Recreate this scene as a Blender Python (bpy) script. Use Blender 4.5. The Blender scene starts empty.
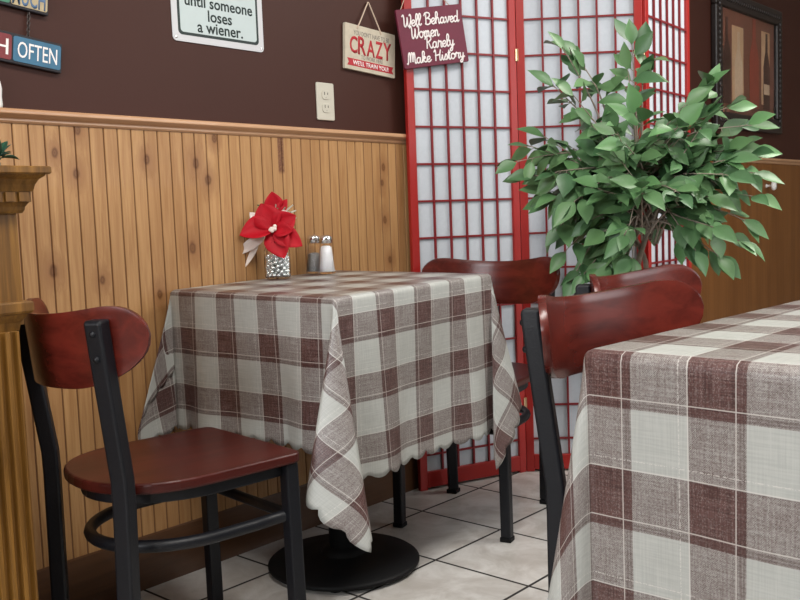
import bpy, bmesh, math, random
from mathutils import Vector, Matrix
random.seed(7)
C = bpy.context.scene.collection
PI = math.pi
R = math.radians

# ------------------------------------------------------------------ materials
def new_mat(name):
    m = bpy.data.materials.new(name); m.use_nodes = True
    nt = m.node_tree; b = nt.nodes['Principled BSDF']
    return m, nt, b
class NT:
    """small wrapper to write node graphs as expressions"""
    def __init__(s, nt): s.nt = nt
    def put(s, sock, v):
        if isinstance(v, bpy.types.NodeSocket): s.nt.links.new(v, sock)
        elif v is not None:
            if sock.type == 'RGBA' and len(v) == 3: v = (*v, 1)
            sock.default_value = v
    def m(s, op, a, b=None, c=None, clamp=False):
        n = s.nt.nodes.new('ShaderNodeMath'); n.operation = op; n.use_clamp = clamp
        s.put(n.inputs[0], a); s.put(n.inputs[1], b)
        if c is not None: s.put(n.inputs[2], c)
        return n.outputs[0]
    def mix(s, f, a, b, blend='MIX'):
        n = s.nt.nodes.new('ShaderNodeMix'); n.data_type = 'RGBA'; n.blend_type = blend
        s.put(n.inputs[0], f); s.put(n.inputs[6], a); s.put(n.inputs[7], b)
        return n.outputs[2]
    def coord(s, which='Object'):
        return s.nt.nodes.new('ShaderNodeTexCoord').outputs[which]
    def pos(s):
        return s.nt.nodes.new('ShaderNodeNewGeometry').outputs['Position']
    def xyz(s, v):
        n = s.nt.nodes.new('ShaderNodeSeparateXYZ'); s.put(n.inputs[0], v); return n.outputs
    def vec(s, x, y, z):
        n = s.nt.nodes.new('ShaderNodeCombineXYZ')
        for i, v in enumerate((x, y, z)): s.put(n.inputs[i], v)
        return n.outputs[0]
    def scale(s, v, sc):
        n = s.nt.nodes.new('ShaderNodeVectorMath'); n.operation = 'MULTIPLY'
        s.put(n.inputs[0], v); n.inputs[1].default_value = sc; return n.outputs[0]
    def dist(s, v, p):
        n = s.nt.nodes.new('ShaderNodeVectorMath'); n.operation = 'DISTANCE'
        s.put(n.inputs[0], v); n.inputs[1].default_value = p; return n.outputs['Value']
    def noise(s, v, sc, det=4, rough=.55, dist=0, out='Fac'):
        n = s.nt.nodes.new('ShaderNodeTexNoise'); s.put(n.inputs['Vector'], v)
        n.inputs['Scale'].default_value = sc; n.inputs['Detail'].default_value = det
        n.inputs['Roughness'].default_value = rough; n.inputs['Distortion'].default_value = dist
        return n.outputs[out]
    def white(s, v, dim='3D'):
        n = s.nt.nodes.new('ShaderNodeTexWhiteNoise'); n.noise_dimensions = dim
        s.put(n.inputs['W' if dim == '1D' else 'Vector'], v); return n.outputs['Value']
    def ramp(s, f, lo, hi, a=0., b=1., smooth=True):
        n = s.nt.nodes.new('ShaderNodeMapRange'); n.interpolation_type = 'SMOOTHSTEP' if smooth else 'LINEAR'
        s.put(n.inputs[0], f); n.inputs[1].default_value = lo; n.inputs[2].default_value = hi
        n.inputs[3].default_value = a; n.inputs[4].default_value = b; return n.outputs[0]
    def bump(s, h, strength=.2, d=.002):
        n = s.nt.nodes.new('ShaderNodeBump'); s.put(n.inputs['Height'], h)
        n.inputs['Strength'].default_value = strength; n.inputs['Distance'].default_value = d
        return n.outputs[0]

def plain(name, col, rough=.5, metal=0., noise=.0, spec=.5, nscale=30, bump=0., coat=0., trans=0., ior=1.45, emit=None):
    m, nt, b = new_mat(name); n = NT(nt)
    if noise:
        f = n.noise(n.coord(), nscale, 5)
        c = n.mix(f, tuple(v*(1-noise) for v in col), tuple(min(1, v*(1+noise)) for v in col))
        nt.links.new(c, b.inputs['Base Color'])
        if bump: nt.links.new(n.bump(f, bump), b.inputs['Normal'])
    else:
        b.inputs['Base Color'].default_value = (*col, 1)
    b.inputs['Roughness'].default_value = rough; b.inputs['Metallic'].default_value = metal
    b.inputs['Specular IOR Level'].default_value = spec
    b.inputs['Coat Weight'].default_value = coat; b.inputs['Coat Roughness'].default_value = .12
    b.inputs['Transmission Weight'].default_value = trans; b.inputs['IOR'].default_value = ior
    return m

def wood(name, dark, light, rough=.35, stretch=(1, 1, .08), sc=60, coat=0., spec=.5, axis_bands=None):
    m, nt, b = new_mat(name); n = NT(nt)
    v = n.scale(n.coord(), stretch)
    g = n.noise(v, sc, 6, .6, .6); g2 = n.noise(v, sc*.25, 3, .5, 1.2)
    f = n.m('ADD', n.m('MULTIPLY', g, .5), n.m('MULTIPLY', g2, .5))
    f = n.ramp(f, .32, .68)
    c = n.mix(f, dark, light)
    nt.links.new(c, b.inputs['Base Color'])
    b.inputs['Roughness'].default_value = rough; b.inputs['Coat Weight'].default_value = coat
    b.inputs['Coat Roughness'].default_value = .2; b.inputs['Specular IOR Level'].default_value = spec
    nt.links.new(n.bump(g, .08), b.inputs['Normal'])
    return m

M = {}
M['black_metal'] = plain('black powder coated steel', (.0062, .0068, .0095), .42, 0, .35, .36, 220, .2)
M['black_iron'] = plain('black cast iron', (.005, .005, .0055), .55, 0, .3, .2, 90, .1)
M['mahogany'] = wood('mahogany stained plywood', (.052, .0065, .0045), (.14, .0185, .0115), .27, (1, .10, 1), 38, .12, .4)
M['seatwood'] = wood('mahogany stained seat wood', (.040, .0060, .0045), (.075, .0115, .008), .33, (.12, 1, 1), 45, .08, .25)
M['oak'] = wood('golden oak', (.090, .038, .006), (.25, .118, .022), .45, (1, 1, .05), 85, .0, .3)
M['red_lacquer'] = plain('red lacquered wood', (.35, .017, .014), .38, 0, .12, .5, 20)
M['dark_red'] = plain('dark red lattice wood', (.21, .016, .02), .45, 0, .1, .4, 20)
M['white_paint'] = plain('white glazed ceramic', (.8, .8, .78), .25)
M['ivory'] = plain('ivory plastic', (.54, .51, .43), .35)
M['dark_slot'] = plain('dark slot', (.03, .028, .025), .6)
M['chrome'] = plain('chrome', (.75, .75, .76), .16, 1.)
M['silver'] = plain('silver bead', (.78, .82, .82), .2, .8)
M['brass'] = plain('brass hinge', (.75, .6, .35), .3, 1.)
M['salt'] = plain('white salt', (.88, .88, .9), .7)
M['pepper'] = plain('ground pepper', (.24, .23, .225), .9, 0, .8, .3, 900)
M['velvet_red'] = plain('red velvet petal', (.43, .004, .014), .6, 0, .25, .3, 40)
M['bract_white'] = plain('cream white petal', (.78, .68, .62), .6, 0, .1, .3, 40)
M['sprig'] = plain('frosted green sprig', (.12, .2, .09), .7, 0, .5, .3, 60)
M['frost'] = plain('frosted white tips', (.7, .7, .6), .7)
M['holly'] = plain('dark green glossy leaf', (.015, .06, .035), .35, 0, .4, .5, 60)
M['bark'] = plain('grey brown bark', (.34, .28, .23), .8, 0, .35, .2, 60, .4)
M['pot'] = plain('dark wicker pot', (.09, .05, .03), .7, 0, .4, .3, 80, .4)
M['moss'] = plain('brown moss', (.08, .07, .03), .9, 0, .5, .2, 120, .5)
M['rope'] = plain('beige jute cord', (.55, .42, .32), .8)
M['letter_white'] = plain('white lettering paint', (.82, .76, .74), .5)
M['burgundy'] = plain('burgundy painted board', (.135, .014, .035), .5, 0, .15, .4, 40)
M['sign_white'] = plain('white enamelled sign', (.50, .575, .575), .3, 0, .03)
M['sign_edge'] = plain('white sign border', (.58, .58, .60), .3)
M['sign_black'] = plain('green black sign ink', (.01, .022, .02), .5)
M['cream_board'] = plain('distressed cream board', (.52, .46, .36), .6, 0, .22, .3, 45)
M['ink_grey'] = plain('faded grey ink', (.20, .18, .16), .7)
M['ink_red'] = plain('red sign paint', (.42, .02, .03), .55, 0, .15)
M['blue_board'] = plain('blue painted board', (.045, .145, .24), .5, 0, .25, .4, 45)
M['rust_board'] = plain('faded red painted board', (.19, .03, .035), .5, 0, .25, .4, 45)
M['tan_board'] = plain('tan painted board', (.42, .34, .21), .5, 0, .25, .4, 45)
M['green_board'] = plain('green painted board', (.06, .2, .13), .5, 0, .25, .4, 45)
M['ink_blue'] = plain('slate blue lettering', (.085, .15, .26), .6)
M['charcoal_board'] = plain('charcoal wood backing', (.016, .014, .018), .6)
M['old_metal'] = plain('dark metal chain', (.09, .075, .07), .4, .8)
M['art_frame'] = plain('carved black picture frame', (.016, .011, .010), .35, 0, .4, .6, 60)
M['art_ground'] = plain('brown painted canvas ground', (.17, .065, .040), .4, 0, .35, .5, 6)
M['art_tan'] = plain('tan painted bottle', (.52, .33, .19), .4, 0, .25, .5, 14)
M['art_red'] = plain('rust red painted bottle', (.26, .05, .028), .4, 0, .2, .5, 14)
M['art_brown'] = plain('umber painted bottle', (.06, .022, .015), .4, 0, .2, .5, 14)
M['art_cream'] = plain('cream painted label', (.55, .40, .27), .4, 0, .2, .5, 40)

def glass_mat(name, tint=(1, 1, 1)):
    m, nt, b = new_mat(name)
    b.inputs['Base Color'].default_value = (*tint, 1); b.inputs['Transmission Weight'].default_value = 1
    b.inputs['Roughness'].default_value = .02; b.inputs['IOR'].default_value = 1.12
    return m
M['glass'] = glass_mat('clear glass')

def paper_mat():
    m, nt, b = new_mat('white rice paper'); n = NT(nt)
    f = n.noise(n.scale(n.coord(), (1, 1, 1)), 70, 6, .65)
    c = n.mix(f, (.49, .53, .58), (.60, .64, .69))
    nt.links.new(c, b.inputs['Base Color']); b.inputs['Roughness'].default_value = .8
    b.inputs['Specular IOR Level'].default_value = .2
    return m
M['paper'] = paper_mat()

def leaf_mat():
    m, nt, b = new_mat('green fabric leaf'); n = NT(nt)
    g = nt.nodes.new('ShaderNodeNewGeometry')
    r = g.outputs['Random Per Island']
    c = n.mix(r, (.042, .122, .044), (.140, .275, .105))
    r2 = n.white(n.m('MULTIPLY', r, 917.3), '1D')
    c = n.mix(n.ramp(r2, .72, 1.0), c, (.15, .33, .12))
    f = n.noise(n.coord(), 60, 3)
    c = n.mix(n.m('MULTIPLY', f, .35), c, (.10, .18, .10))
    nt.links.new(c, b.inputs['Base Color']); b.inputs['Roughness'].default_value = .42
    b.inputs['Subsurface Weight'].default_value = 0
    return m
M['leaf'] = leaf_mat()

def wall_mat():
    m, nt, b = new_mat('chocolate brown wall paint'); n = NT(nt)
    p = n.pos(); f = n.noise(p, 2.2, 3); g = n.noise(p, 150, 3)
    c = n.mix(f, (.046, .0150, .0098), (.056, .0190, .0128))
    nt.links.new(c, b.inputs['Base Color']); b.inputs['Roughness'].default_value = .5
    b.inputs['Specular IOR Level'].default_value = .22
    nt.links.new(n.bump(g, .12, .001), b.inputs['Normal'])
    return m
M['wall'] = wall_mat()

PITCH = .038; GX0 = -.514
def bead_mat():
    m, nt, b = new_mat('knotty pine beadboard'); n = NT(nt)
    p = n.pos(); X = n.xyz(p)
    u = n.m('DIVIDE', n.m('SUBTRACT', X[0], GX0), PITCH)
    bid = n.m('FLOOR', u); fr = n.m('FRACT', u)
    rnd = n.white(bid, '1D')
    # knots of the boards, (x, z, size)
    kn = [(-1.062, 1.105, .010), (-1.01, 1.058, .011), (-1.085, .83, .012), (-.815, 1.094, .010), (-.665, 1.088, .012), (-.628, 1.045, .012),
          (-.69, .865, .013), (-.96, .80, .010), (-.80, .752, .010), (-1.0, 1.16, .010), (-.60, 1.155, .010), (.07, 1.09, .010), (.062, 1.04, .009),
          (.068, .92, .010), (.085, .79, .010), (-.30, .62, .010), (-1.15, .62, .012), (-.93, .40, .011), (-.75, .30, .010)]
    xz = n.vec(X[0], n.m('MULTIPLY', X[2], .62), 0.0)
    wob = n.noise(p, 40, 2)
    kd = None; halo = None
    for (kx, kz, ks) in kn:
        d = n.dist(xz, (kx, kz*.62, 0))
        d = n.m('DIVIDE', d, ks*1.3)
        kd = d if kd is None else n.m('MINIMUM', kd, d)
    dd = n.m('ADD', kd, n.m('MULTIPLY', wob, .5))
    core = n.ramp(dd, .5, 1.15, 1, 0); halo = n.ramp(dd, .7, 3.2, 1, 0)
    gv = n.vec(n.m('ADD', X[0], n.m('MULTIPLY', bid, 1.37)), n.m('MULTIPLY', halo, .012), n.m('MULTIPLY', X[2], .05))
    g = n.noise(gv, 130, 5, .6, .8); g2 = n.noise(gv, 28, 3, .5, 1.0)
    c = n.mix(n.ramp(n.m('ADD', n.m('MULTIPLY', g, .5), n.m('MULTIPLY', g2, .5)), .3, .7), (.32, .158, .058), (.50, .288, .125))
    c = n.mix(n.m('MULTIPLY', rnd, .4), c, (.30, .145, .055))
    c = n.mix(n.m('MULTIPLY', halo, .75), c, (.27, .125, .05))
    rings = n.m('SINE', n.m('MULTIPLY', dd, 11))
    c = n.mix(n.m('MULTIPLY', core, n.ramp(rings, -1, 1, .65, 1.)), c, (.115, .042, .012))
    # long brown scorch streak near the rail
    s = n.m('MULTIPLY', n.ramp(n.m('ABSOLUTE', n.m('SUBTRACT', X[0], -.366)), .009, .014, 1, 0),
            n.m('MULTIPLY', n.ramp(X[2], 1.06, 1.075), 1))
    c = n.mix(n.m('MULTIPLY', s, n.ramp(n.noise(p, 160, 3), .25, .6, .5, 1)), c, (.15, .058, .028))
    # darker brown along the grooves
    gr = n.ramp(n.m('MINIMUM', fr, n.m('SUBTRACT', 1., fr)), .02, .055, 1, 0)
    c = n.mix(n.m('MULTIPLY', gr, .72), c, (.10, .042, .030))
    nt.links.new(c, b.inputs['Base Color']); b.inputs['Roughness'].default_value = .45
    b.inputs['Coat Weight'].default_value = .04; b.inputs['Specular IOR Level'].default_value = .3
    nt.links.new(n.bump(g, .06, .001), b.inputs['Normal'])
    return m
M['bead'] = bead_mat()

def pine_mat(name, dark, light, stretch):
    m, nt, b = new_mat(name); n = NT(nt)
    v = n.scale(n.pos(), stretch)
    g = n.noise(v, 90, 5, .6, .5); g2 = n.noise(v, 14, 3, .5, .8)
    f = n.ramp(n.m('ADD', n.m('MULTIPLY', g, .4), n.m('MULTIPLY', g2, .6)), .3, .7)
    nt.links.new(n.mix(f, dark, light), b.inputs['Base Color']); b.inputs['Roughness'].default_value = .38
    b.inputs['Coat Weight'].default_value = .2
    return m
M['rail'] = pine_mat('varnished pine rail', (.44, .235, .12), (.58, .34, .19), (.05, 1, 1))
M['base'] = pine_mat('brown stained baseboard', (.060, .024, .009), (.105, .044, .016), (.05, 1, 1))
M['ply'] = pine_mat('honey plywood panel', (.145, .053, .012), (.215, .088, .024), (1, 1, .04)); M['ply'].node_tree.nodes['Principled BSDF'].inputs['Coat Weight'].default_value = .05; M['ply'].node_tree.nodes['Principled BSDF'].inputs['Specular IOR Level'].default_value = .25

TILE = .30; TY = -.174
def floor_mat():
    m, nt, b = new_mat('marbled ceramic tile'); n = NT(nt)
    p = n.pos(); X = n.xyz(p)
    u = n.m('DIVIDE', X[0], TILE); v = n.m('DIVIDE', n.m('SUBTRACT', X[1], TY), TILE)
    fu = n.m('FRACT', u); fv = n.m('FRACT', v)
    du = n.m('MINIMUM', fu, n.m('SUBTRACT', 1., fu)); dv = n.m('MINIMUM', fv, n.m('SUBTRACT', 1., fv))
    d = n.m('MINIMUM', du, dv)
    idv = n.vec(n.m('FLOOR', u), n.m('FLOOR', v), 0.)
    off = n.white(idv)
    pv = n.vec(n.m('ADD', X[0], n.m('MULTIPLY', off, 13.)), n.m('ADD', X[1], n.m('MULTIPLY', off, 7.)), 0.)
    f1 = n.noise(pv, 7, 6, .62, .9); f2 = n.noise(pv, 28, 4, .6, .3)
    c = n.mix(n.ramp(f1, .30, .70), (.44, .41, .375), (.67, .655, .63))
    c = n.mix(n.m('MULTIPLY', n.ramp(f2, .5, .75), .35), c, (.37, .34, .31))
    c = n.mix(n.m('MULTIPLY', off, .18), c, (.45, .43, .42))
    g = n.ramp(d, .0105, .016, 1, 0)
    c = n.mix(g, c, (.02, .017, .016))
    nt.links.new(c, b.inputs['Base Color'])
    nt.links.new(n.ramp(g, 0, 1, .30, .9), b.inputs['Roughness'])
    nt.links.new(n.bump(n.m('SUBTRACT', 1., g), .5, .002), b.inputs['Normal'])
    return m
M['floor'] = floor_mat()

def cloth_mat(name, pa, wa, a0, pb, wb, b0):
    """woven plaid vinyl: brown bands of width wa every pa along the first cloth direction, likewise the other"""
    m, nt, b = new_mat(name); n = NT(nt)
    uvn = nt.nodes.new('ShaderNodeUVMap'); uvn.uv_map = 'UVMap'
    X = n.xyz(uvn.outputs[0])
    def band(x, per, w, x0):
        t = n.m('MULTIPLY', n.m('FRACT', n.m('DIVIDE', n.m('SUBTRACT', x, x0 - w/2 - 50*per), per)), per)
        br = n.m('MULTIPLY', n.ramp(t, 0, .0012), n.ramp(t, w-.0006, w+.0006, 1, 0))
        def line(c, hw): return n.ramp(n.m('ABSOLUTE', n.m('SUBTRACT', t, c)), hw*.5, hw, 1, 0)
        ln = n.m('MAXIMUM', line(.0125, .0009), line(w+.001, .0009))
        ln2 = line(w+.012, .0009)
        dk = n.m('MAXIMUM', line(.0075, .0018), line(.0035, .0016))
        return br, ln, ln2, dk
    ba, la, la2, dka = band(X[0], pa, wa, a0); bb, lb, lb2, dkb = band(X[1], pb, wb, b0)
    cells = n.scale(uvn.outputs[0], (800, 800, 0)); cx = n.xyz(cells)
    rnd = n.white(n.vec(n.m('FLOOR', cx[0]), n.m('FLOOR', cx[1]), 0.))
    # threads: long thin streaks both ways
    tha = n.noise(n.scale(uvn.outputs[0], (420, 16, 1)), 1, 2); thb = n.noise(n.scale(uvn.outputs[0], (16, 420, 1)), 1, 2)
    th = n.m('MULTIPLY', n.m('ADD', tha, thb), .5)
    s = n.m('ADD', ba, bb)                                    # 0 cream, 1 mesh, 2 brown
    wx = n.m('SINE', n.m('MULTIPLY', X[0], 2*PI*400.)); wy = n.m('SINE', n.m('MULTIPLY', X[1], 2*PI*400.))
    wv = n.m('MULTIPLY', n.m('MULTIPLY', wx, wy), .22)
    mesh = n.ramp(n.m('ADD', n.m('ADD', wv, n.m('MULTIPLY', rnd, .32)), n.m('MULTIPLY', th, 1.1)), .36, 1.06, .08, .70, False)
    one = n.m('MULTIPLY', n.ramp(s, .5, .6), n.m('SUBTRACT', 1., mesh))
    two = n.m('MULTIPLY', n.ramp(s, 1.5, 1.6), n.ramp(n.m('ADD', n.m('MULTIPLY', rnd, .55), n.m('MULTIPLY', th, .6)), .55, .95, 1.0, .62))
    cream = n.mix(n.ramp(th, .35, .65), (.365, .375, .355), (.43, .438, .412))
    brown = n.mix(n.ramp(th, .35, .65), (.050, .021, .019), (.118, .058, .053))
    pink = n.mix(rnd, (.075, .040, .036), (.15, .09, .085))
    c = n.mix(one, cream, pink); c = n.mix(two, c, brown)
    dk = n.m('MULTIPLY', n.m('MAXIMUM', dka, dkb), n.ramp(s, .5, .6))
    c = n.mix(n.m('MULTIPLY', dk, .35), c, (.05, .024, .022))
    l = n.m('MAXIMUM', la, lb); l2 = n.m('MULTIPLY', n.m('MAXIMUM', la2, lb2), n.ramp(rnd, .4, .5))
    c = n.mix(n.m('MULTIPLY', l, .62), c, (.62, .59, .55)); c = n.mix(n.m('MULTIPLY', l2, .5), c, (.66, .63, .59))
    nt.links.new(c, b.inputs['Base Color'])
    b.inputs['Roughness'].default_value = .36; b.inputs['Specular IOR Level'].default_value = .45
    wr = n.noise(n.scale(uvn.outputs[0], (1, 1, 1)), 9, 3, .5, .4)
    bn = n.bump(n.m('ADD', n.m('MULTIPLY', wr, 6.), n.m('MULTIPLY', th, .25)), .22, .003)
    nt.links.new(bn, b.inputs['Normal'])
    return m

# ------------------------------------------------------------------ mesh helpers
def obj(name, bm, mat, parent=None, smooth=False, bevel=0, seg=2, solid=0, sub=0):
    me = bpy.data.meshes.new(name); bm.normal_update(); bm.to_mesh(me); bm.free()
    for m in (mat if isinstance(mat, (list, tuple)) else [mat]): me.materials.append(m)
    if smooth:
        for p in me.polygons: p.use_smooth = True
    o = bpy.data.objects.new(name, me); C.objects.link(o)
    if parent is not None: o.parent = parent
    if solid:
        k = o.modifiers.new('solid', 'SOLIDIFY'); k.thickness = solid; k.offset = 0
    if bevel:
        k = o.modifiers.new('bevel', 'BEVEL'); k.width = bevel; k.segments = seg; k.limit_method = 'ANGLE'; k.angle_limit = R(40)
    if sub:
        k = o.modifiers.new('sub', 'SUBSURF'); k.levels = sub; k.render_levels = sub
    return o
def empty(name, loc, rz=0, rx=0, ry=0):
    o = bpy.data.objects.new(name, None); C.objects.link(o); o.empty_display_size = .05
    o.location = loc; o.rotation_euler = (rx, ry, rz); return o
def tag(o, label, cat, group=None, kind=None):
    o['label'] = label; o['category'] = cat
    if group: o['group'] = group
    if kind: o['kind'] = kind
    return o
def struct(o): o['kind'] = 'structure'; return o
def B(): return bmesh.new()
def box(bm, x0, x1, y0, y1, z0, z1, mi=0):
    vs = [bm.verts.new((x, y, z)) for z in (z0, z1) for x, y in ((x0, y0), (x1, y0), (x1, y1), (x0, y1))]
    for f in ((3, 2, 1, 0), (4, 5, 6, 7), (0, 1, 5, 4), (1, 2, 6, 5), (2, 3, 7, 6), (3, 0, 4, 7)):
        bm.faces.new([vs[i] for i in f]).material_index = mi
    return vs
def frames(pts, closed=False):
    n = len(pts); out = []; up = None
    for i in range(n):
        a = pts[(i-1) % n] if closed or i else pts[i]; b = pts[(i+1) % n] if closed or i < n-1 else pts[i]
        t = (b-a).normalized()
        if up is None: up = Vector((0, 0, 1)) if abs(t.z) < .9 else Vector((1, 0, 0))
        s = t.cross(up)
        if s.length < 1e-6: s = t.orthogonal()
        s.normalize(); u = s.cross(t).normalized(); up = u
        out.append((s, u))
    return out
def tube(bm, pts, r, seg=10, closed=False, su=1., cap=True, mi=0):
    pts = [Vector(p) for p in pts]; fr = frames(pts, closed); rings = []
    for i, (p, (s, u)) in enumerate(zip(pts, fr)):
        rr = r[i] if isinstance(r, (list, tuple)) else r
        rings.append([bm.verts.new(p + s*math.cos(2*PI*k/seg)*rr + u*math.sin(2*PI*k/seg)*rr*su) for k in range(seg)])
    n = len(rings)
    for i in range(n if closed else n-1):
        a, b = rings[i], rings[(i+1) % n]
        for k in range(seg):
            f = bm.faces.new((a[k], a[(k+1) % seg], b[(k+1) % seg], b[k])); f.material_index = mi
    if cap and not closed:
        bm.faces.new(rings[0]); bm.faces.new(rings[-1][::-1])
def rect_sweep(bm, pts, w, d, closed=False, upz=True, tw=0.):
    """rectangular tube; w across (horizontal side), d along the other section axis"""
    pts = [Vector(p) for p in pts]; rings = []; n = len(pts)
    for i, p in enumerate(pts):
        if upz == 'post': s, u = Vector((-math.sin(tw), math.cos(tw), 0)), Vector((math.cos(tw), math.sin(tw), 0))
        else:
            a = pts[(i-1) % n] if closed or i else p; b = pts[(i+1) % n] if closed or i < n-1 else p
            t = (b-a).normalized(); s = t.cross(Vector((0, 0, 1))).normalized(); u = Vector((0, 0, 1))
        rings.append([bm.verts.new(p + s*x*w/2 + u*y*d/2) for x, y in ((-1, -1), (1, -1), (1, 1), (-1, 1))])
    for i in range(n if closed else n-1):
        a, b = rings[i], rings[(i+1) % n]
        for k in range(4): bm.faces.new((a[k], a[(k+1) % 4], b[(k+1) % 4], b[k]))
    if not closed: bm.faces.new(rings[0][::-1]); bm.faces.new(rings[-1])
    bmesh.ops.recalc_face_normals(bm, faces=bm.faces[:])
def lathe(bm, prof, seg=32, c=(0, 0, 0), mi=0):
    rings = []
    for r, z in prof:
        if r < 1e-6: rings.append([bm.verts.new((c[0], c[1], c[2]+z))])
        else: rings.append([bm.verts.new((c[0]+r*math.cos(2*PI*k/seg), c[1]+r*math.sin(2*PI*k/seg), c[2]+z)) for k in range(seg)])
    for a, b in zip(rings, rings[1:]):
        for k in range(seg):
            q = [a[k % len(a)], a[(k+1) % seg % len(a)], b[(k+1) % seg % len(b)], b[k % len(b)]]
            q2 = []
            for v in q:
                if v not in q2: q2.append(v)
            if len(q2) > 2: bm.faces.new(q2).material_index = mi
def prism(bm, poly, axis, a, b, mi=0):
    """extrude a 2-D outline from a to b along an axis: 'z' outline is (x,y); 'y' outline is (x,z); 'x' outline is (y,z)"""
    def P(u, v, w): return {'z': (u, v, w), 'y': (u, w, v), 'x': (w, u, v)}[axis]
    A = [bm.verts.new(P(u, v, a)) for u, v in poly]; Bv = [bm.verts.new(P(u, v, b)) for u, v in poly]
    n = len(poly); fs = [bm.faces.new(A), bm.faces.new(Bv[::-1])]
    for i in range(n): fs.append(bm.faces.new((A[i], Bv[i], Bv[(i+1) % n], A[(i+1) % n])))
    for f in fs: f.material_index = mi
    bmesh.ops.recalc_face_normals(bm, faces=fs)
def rrect(w, h, r, seg=5, cx=0, cz=0):
    o = []
    for (sx, sz, a0) in ((1, 1, 0), (-1, 1, 90), (-1, -1, 180), (1, -1, 270)):
        for k in range(seg+1):
            a = R(a0 + 90*k/seg); o.append((cx+sx*(w/2-r)+r*math.cos(a), cz+sz*(h/2-r)+r*math.sin(a)))
    return o
def catmull(P, n=6):
    P = [Vector(p) for p in P]; out = []
    for i in range(len(P)-1):
        p0 = P[max(i-1, 0)]; p1 = P[i]; p2 = P[i+1]; p3 = P[min(i+2, len(P)-1)]
        for k in range(n):
            t = k/n
            out.append(.5*((2*p1)+(p2-p0)*t+(2*p0-5*p1+4*p2-p3)*t*t+(3*p1-p0-3*p2+p3)*t**3))
    out.append(P[-1]); return out

def text_mesh(name, s, mat, parent, cx, cz, w, h, depth=.0008, y=0., rot=0., bold=0., shear=0., extr=.0005):
    """lettering standing in the sign's own plane (x right, z up), fitted to a width w and height h around cx, cz"""
    cu = bpy.data.curves.new(name, 'FONT'); cu.body = s; cu.size = 1; cu.offset = bold; cu.shear = shear
    cu.fill_mode = 'BOTH'; cu.resolution_u = 3
    t = bpy.data.objects.new('tmp', cu); C.objects.link(t)
    bpy.context.view_layer.update()
    me = bpy.data.meshes.new_from_object(t.evaluated_get(bpy.context.evaluated_depsgraph_get()))
    bpy.data.objects.remove(t); bpy.data.curves.remove(cu)
    xs = [v.co.x for v in me.vertices]; ys = [v.co.y for v in me.vertices]
    x0, x1, y0, y1 = min(xs), max(xs), min(ys), max(ys)
    bm = B(); bm.from_mesh(me); bpy.data.meshes.remove(me)
    c, sn = math.cos(rot), math.sin(rot)
    for v in bm.verts:
        X = (v.co.x-(x0+x1)/2)/(x1-x0)*w; Z = (v.co.y-(y0+y1)/2)/(y1-y0)*h
        v.co = Vector((cx+c*X-sn*Z, y, cz+sn*X+c*Z))
    ex = bmesh.ops.extrude_face_region(bm, geom=bm.faces[:])
    bmesh.ops.translate(bm, vec=(0, -extr, 0), verts=[g for g in ex['geom'] if isinstance(g, bmesh.types.BMVert)])
    bmesh.ops.recalc_face_normals(bm, faces=bm.faces[:])
    return obj(name, bm, mat, parent)

# ------------------------------------------------------------------ the setting
bm = B(); box(bm, -4.5, 6.5, -5.5, .3, -.06, 0); struct(obj('floor', bm, M['floor']))
bm = B(); box(bm, -4.5, 6.5, .012, .16, 0, 2.75); struct(obj('wall_back', bm, M['wall']))
bm = B(); box(bm, -4.5, 6.5, -5.5, .16, 2.75, 2.85); struct(obj('ceiling', bm, plain('white ceiling', (.75, .74, .72), .8)))
bm = B(); box(bm, -4.5, 6.5, -.002, .012, 0, .135); 
prism(bm, [(.0119, .1345), (-.002, .1345), (.000, .139), (.006, .1425), (.0119, .1425)], 'x', -4.5, 6.5)
struct(obj('baseboard_back', bm, M['base']))
tan = plain('tan painted wall', (.30, .24, .18), .7)
def wall_hole(name, P, u0, u1, h0, h1, z0, z1):
    bm = B()
    for a, b, c, d in ((u0, u1, 0, z0), (u0, u1, z1, 2.75), (u0, h0, z0, z1), (h1, u1, z0, z1)):
        if P[0] == 'x': box(bm, P[1]-.1, P[1], a, b, c, d)
        else: box(bm, a, b, P[1]-.1, P[1], c, d)
    struct(obj(name, bm, tan))
wall_hole('wall_left', ('x', -4.5), -5.5, .012, -2.9, -.45, 1.25, 2.4)
wall_hole('wall_front', ('y', -5.5), -4.6, 6.6, -.6, 3.6, 1.25, 2.4)
bm = B(); box(bm, 6.5, 6.6, -5.5, .012, 0, 2.75); struct(obj('wall_right', bm, tan))
for nm, pl, h0, h1 in (('window_1', ('x', -4.55), -2.9, -.45), ('window_2', ('y', -5.55), -.6, 3.6)):
    bm = B(); n_ = 3
    for k in range(n_+1):
        u = h0+(h1-h0)*k/n_; u = min(max(u, h0+.025), h1-.025)
        if pl[0] == 'x': box(bm, pl[1]-.03, pl[1]+.03, u-.025, u+.025, 1.25, 2.4)
        else: box(bm, u-.025, u+.025, pl[1]-.03, pl[1]+.03, 1.25, 2.4)
    for z in (1.275, 2.375):
        if pl[0] == 'x': box(bm, pl[1]-.029, pl[1]+.029, h0+.05, h1-.05, z-.025, z+.025)
        else: box(bm, h0+.05, h1-.05, pl[1]-.029, pl[1]+.029, z-.025, z+.025)
    struct(obj(nm, bm, M['white_paint']))
# chair rail with a moulded profile
prof = [(.012, 1.166), (-.002, 1.168), (-.006, 1.173), (-.006, 1.178), (-.014, 1.182), (-.021, 1.188), (-.021, 1.195), (-.016, 1.199), (.012, 1.199)]
bm = B(); prism(bm, prof, 'x', -4.5, 6.5); struct(obj('trim_1', bm, M['rail'], bevel=.0015))
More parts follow.
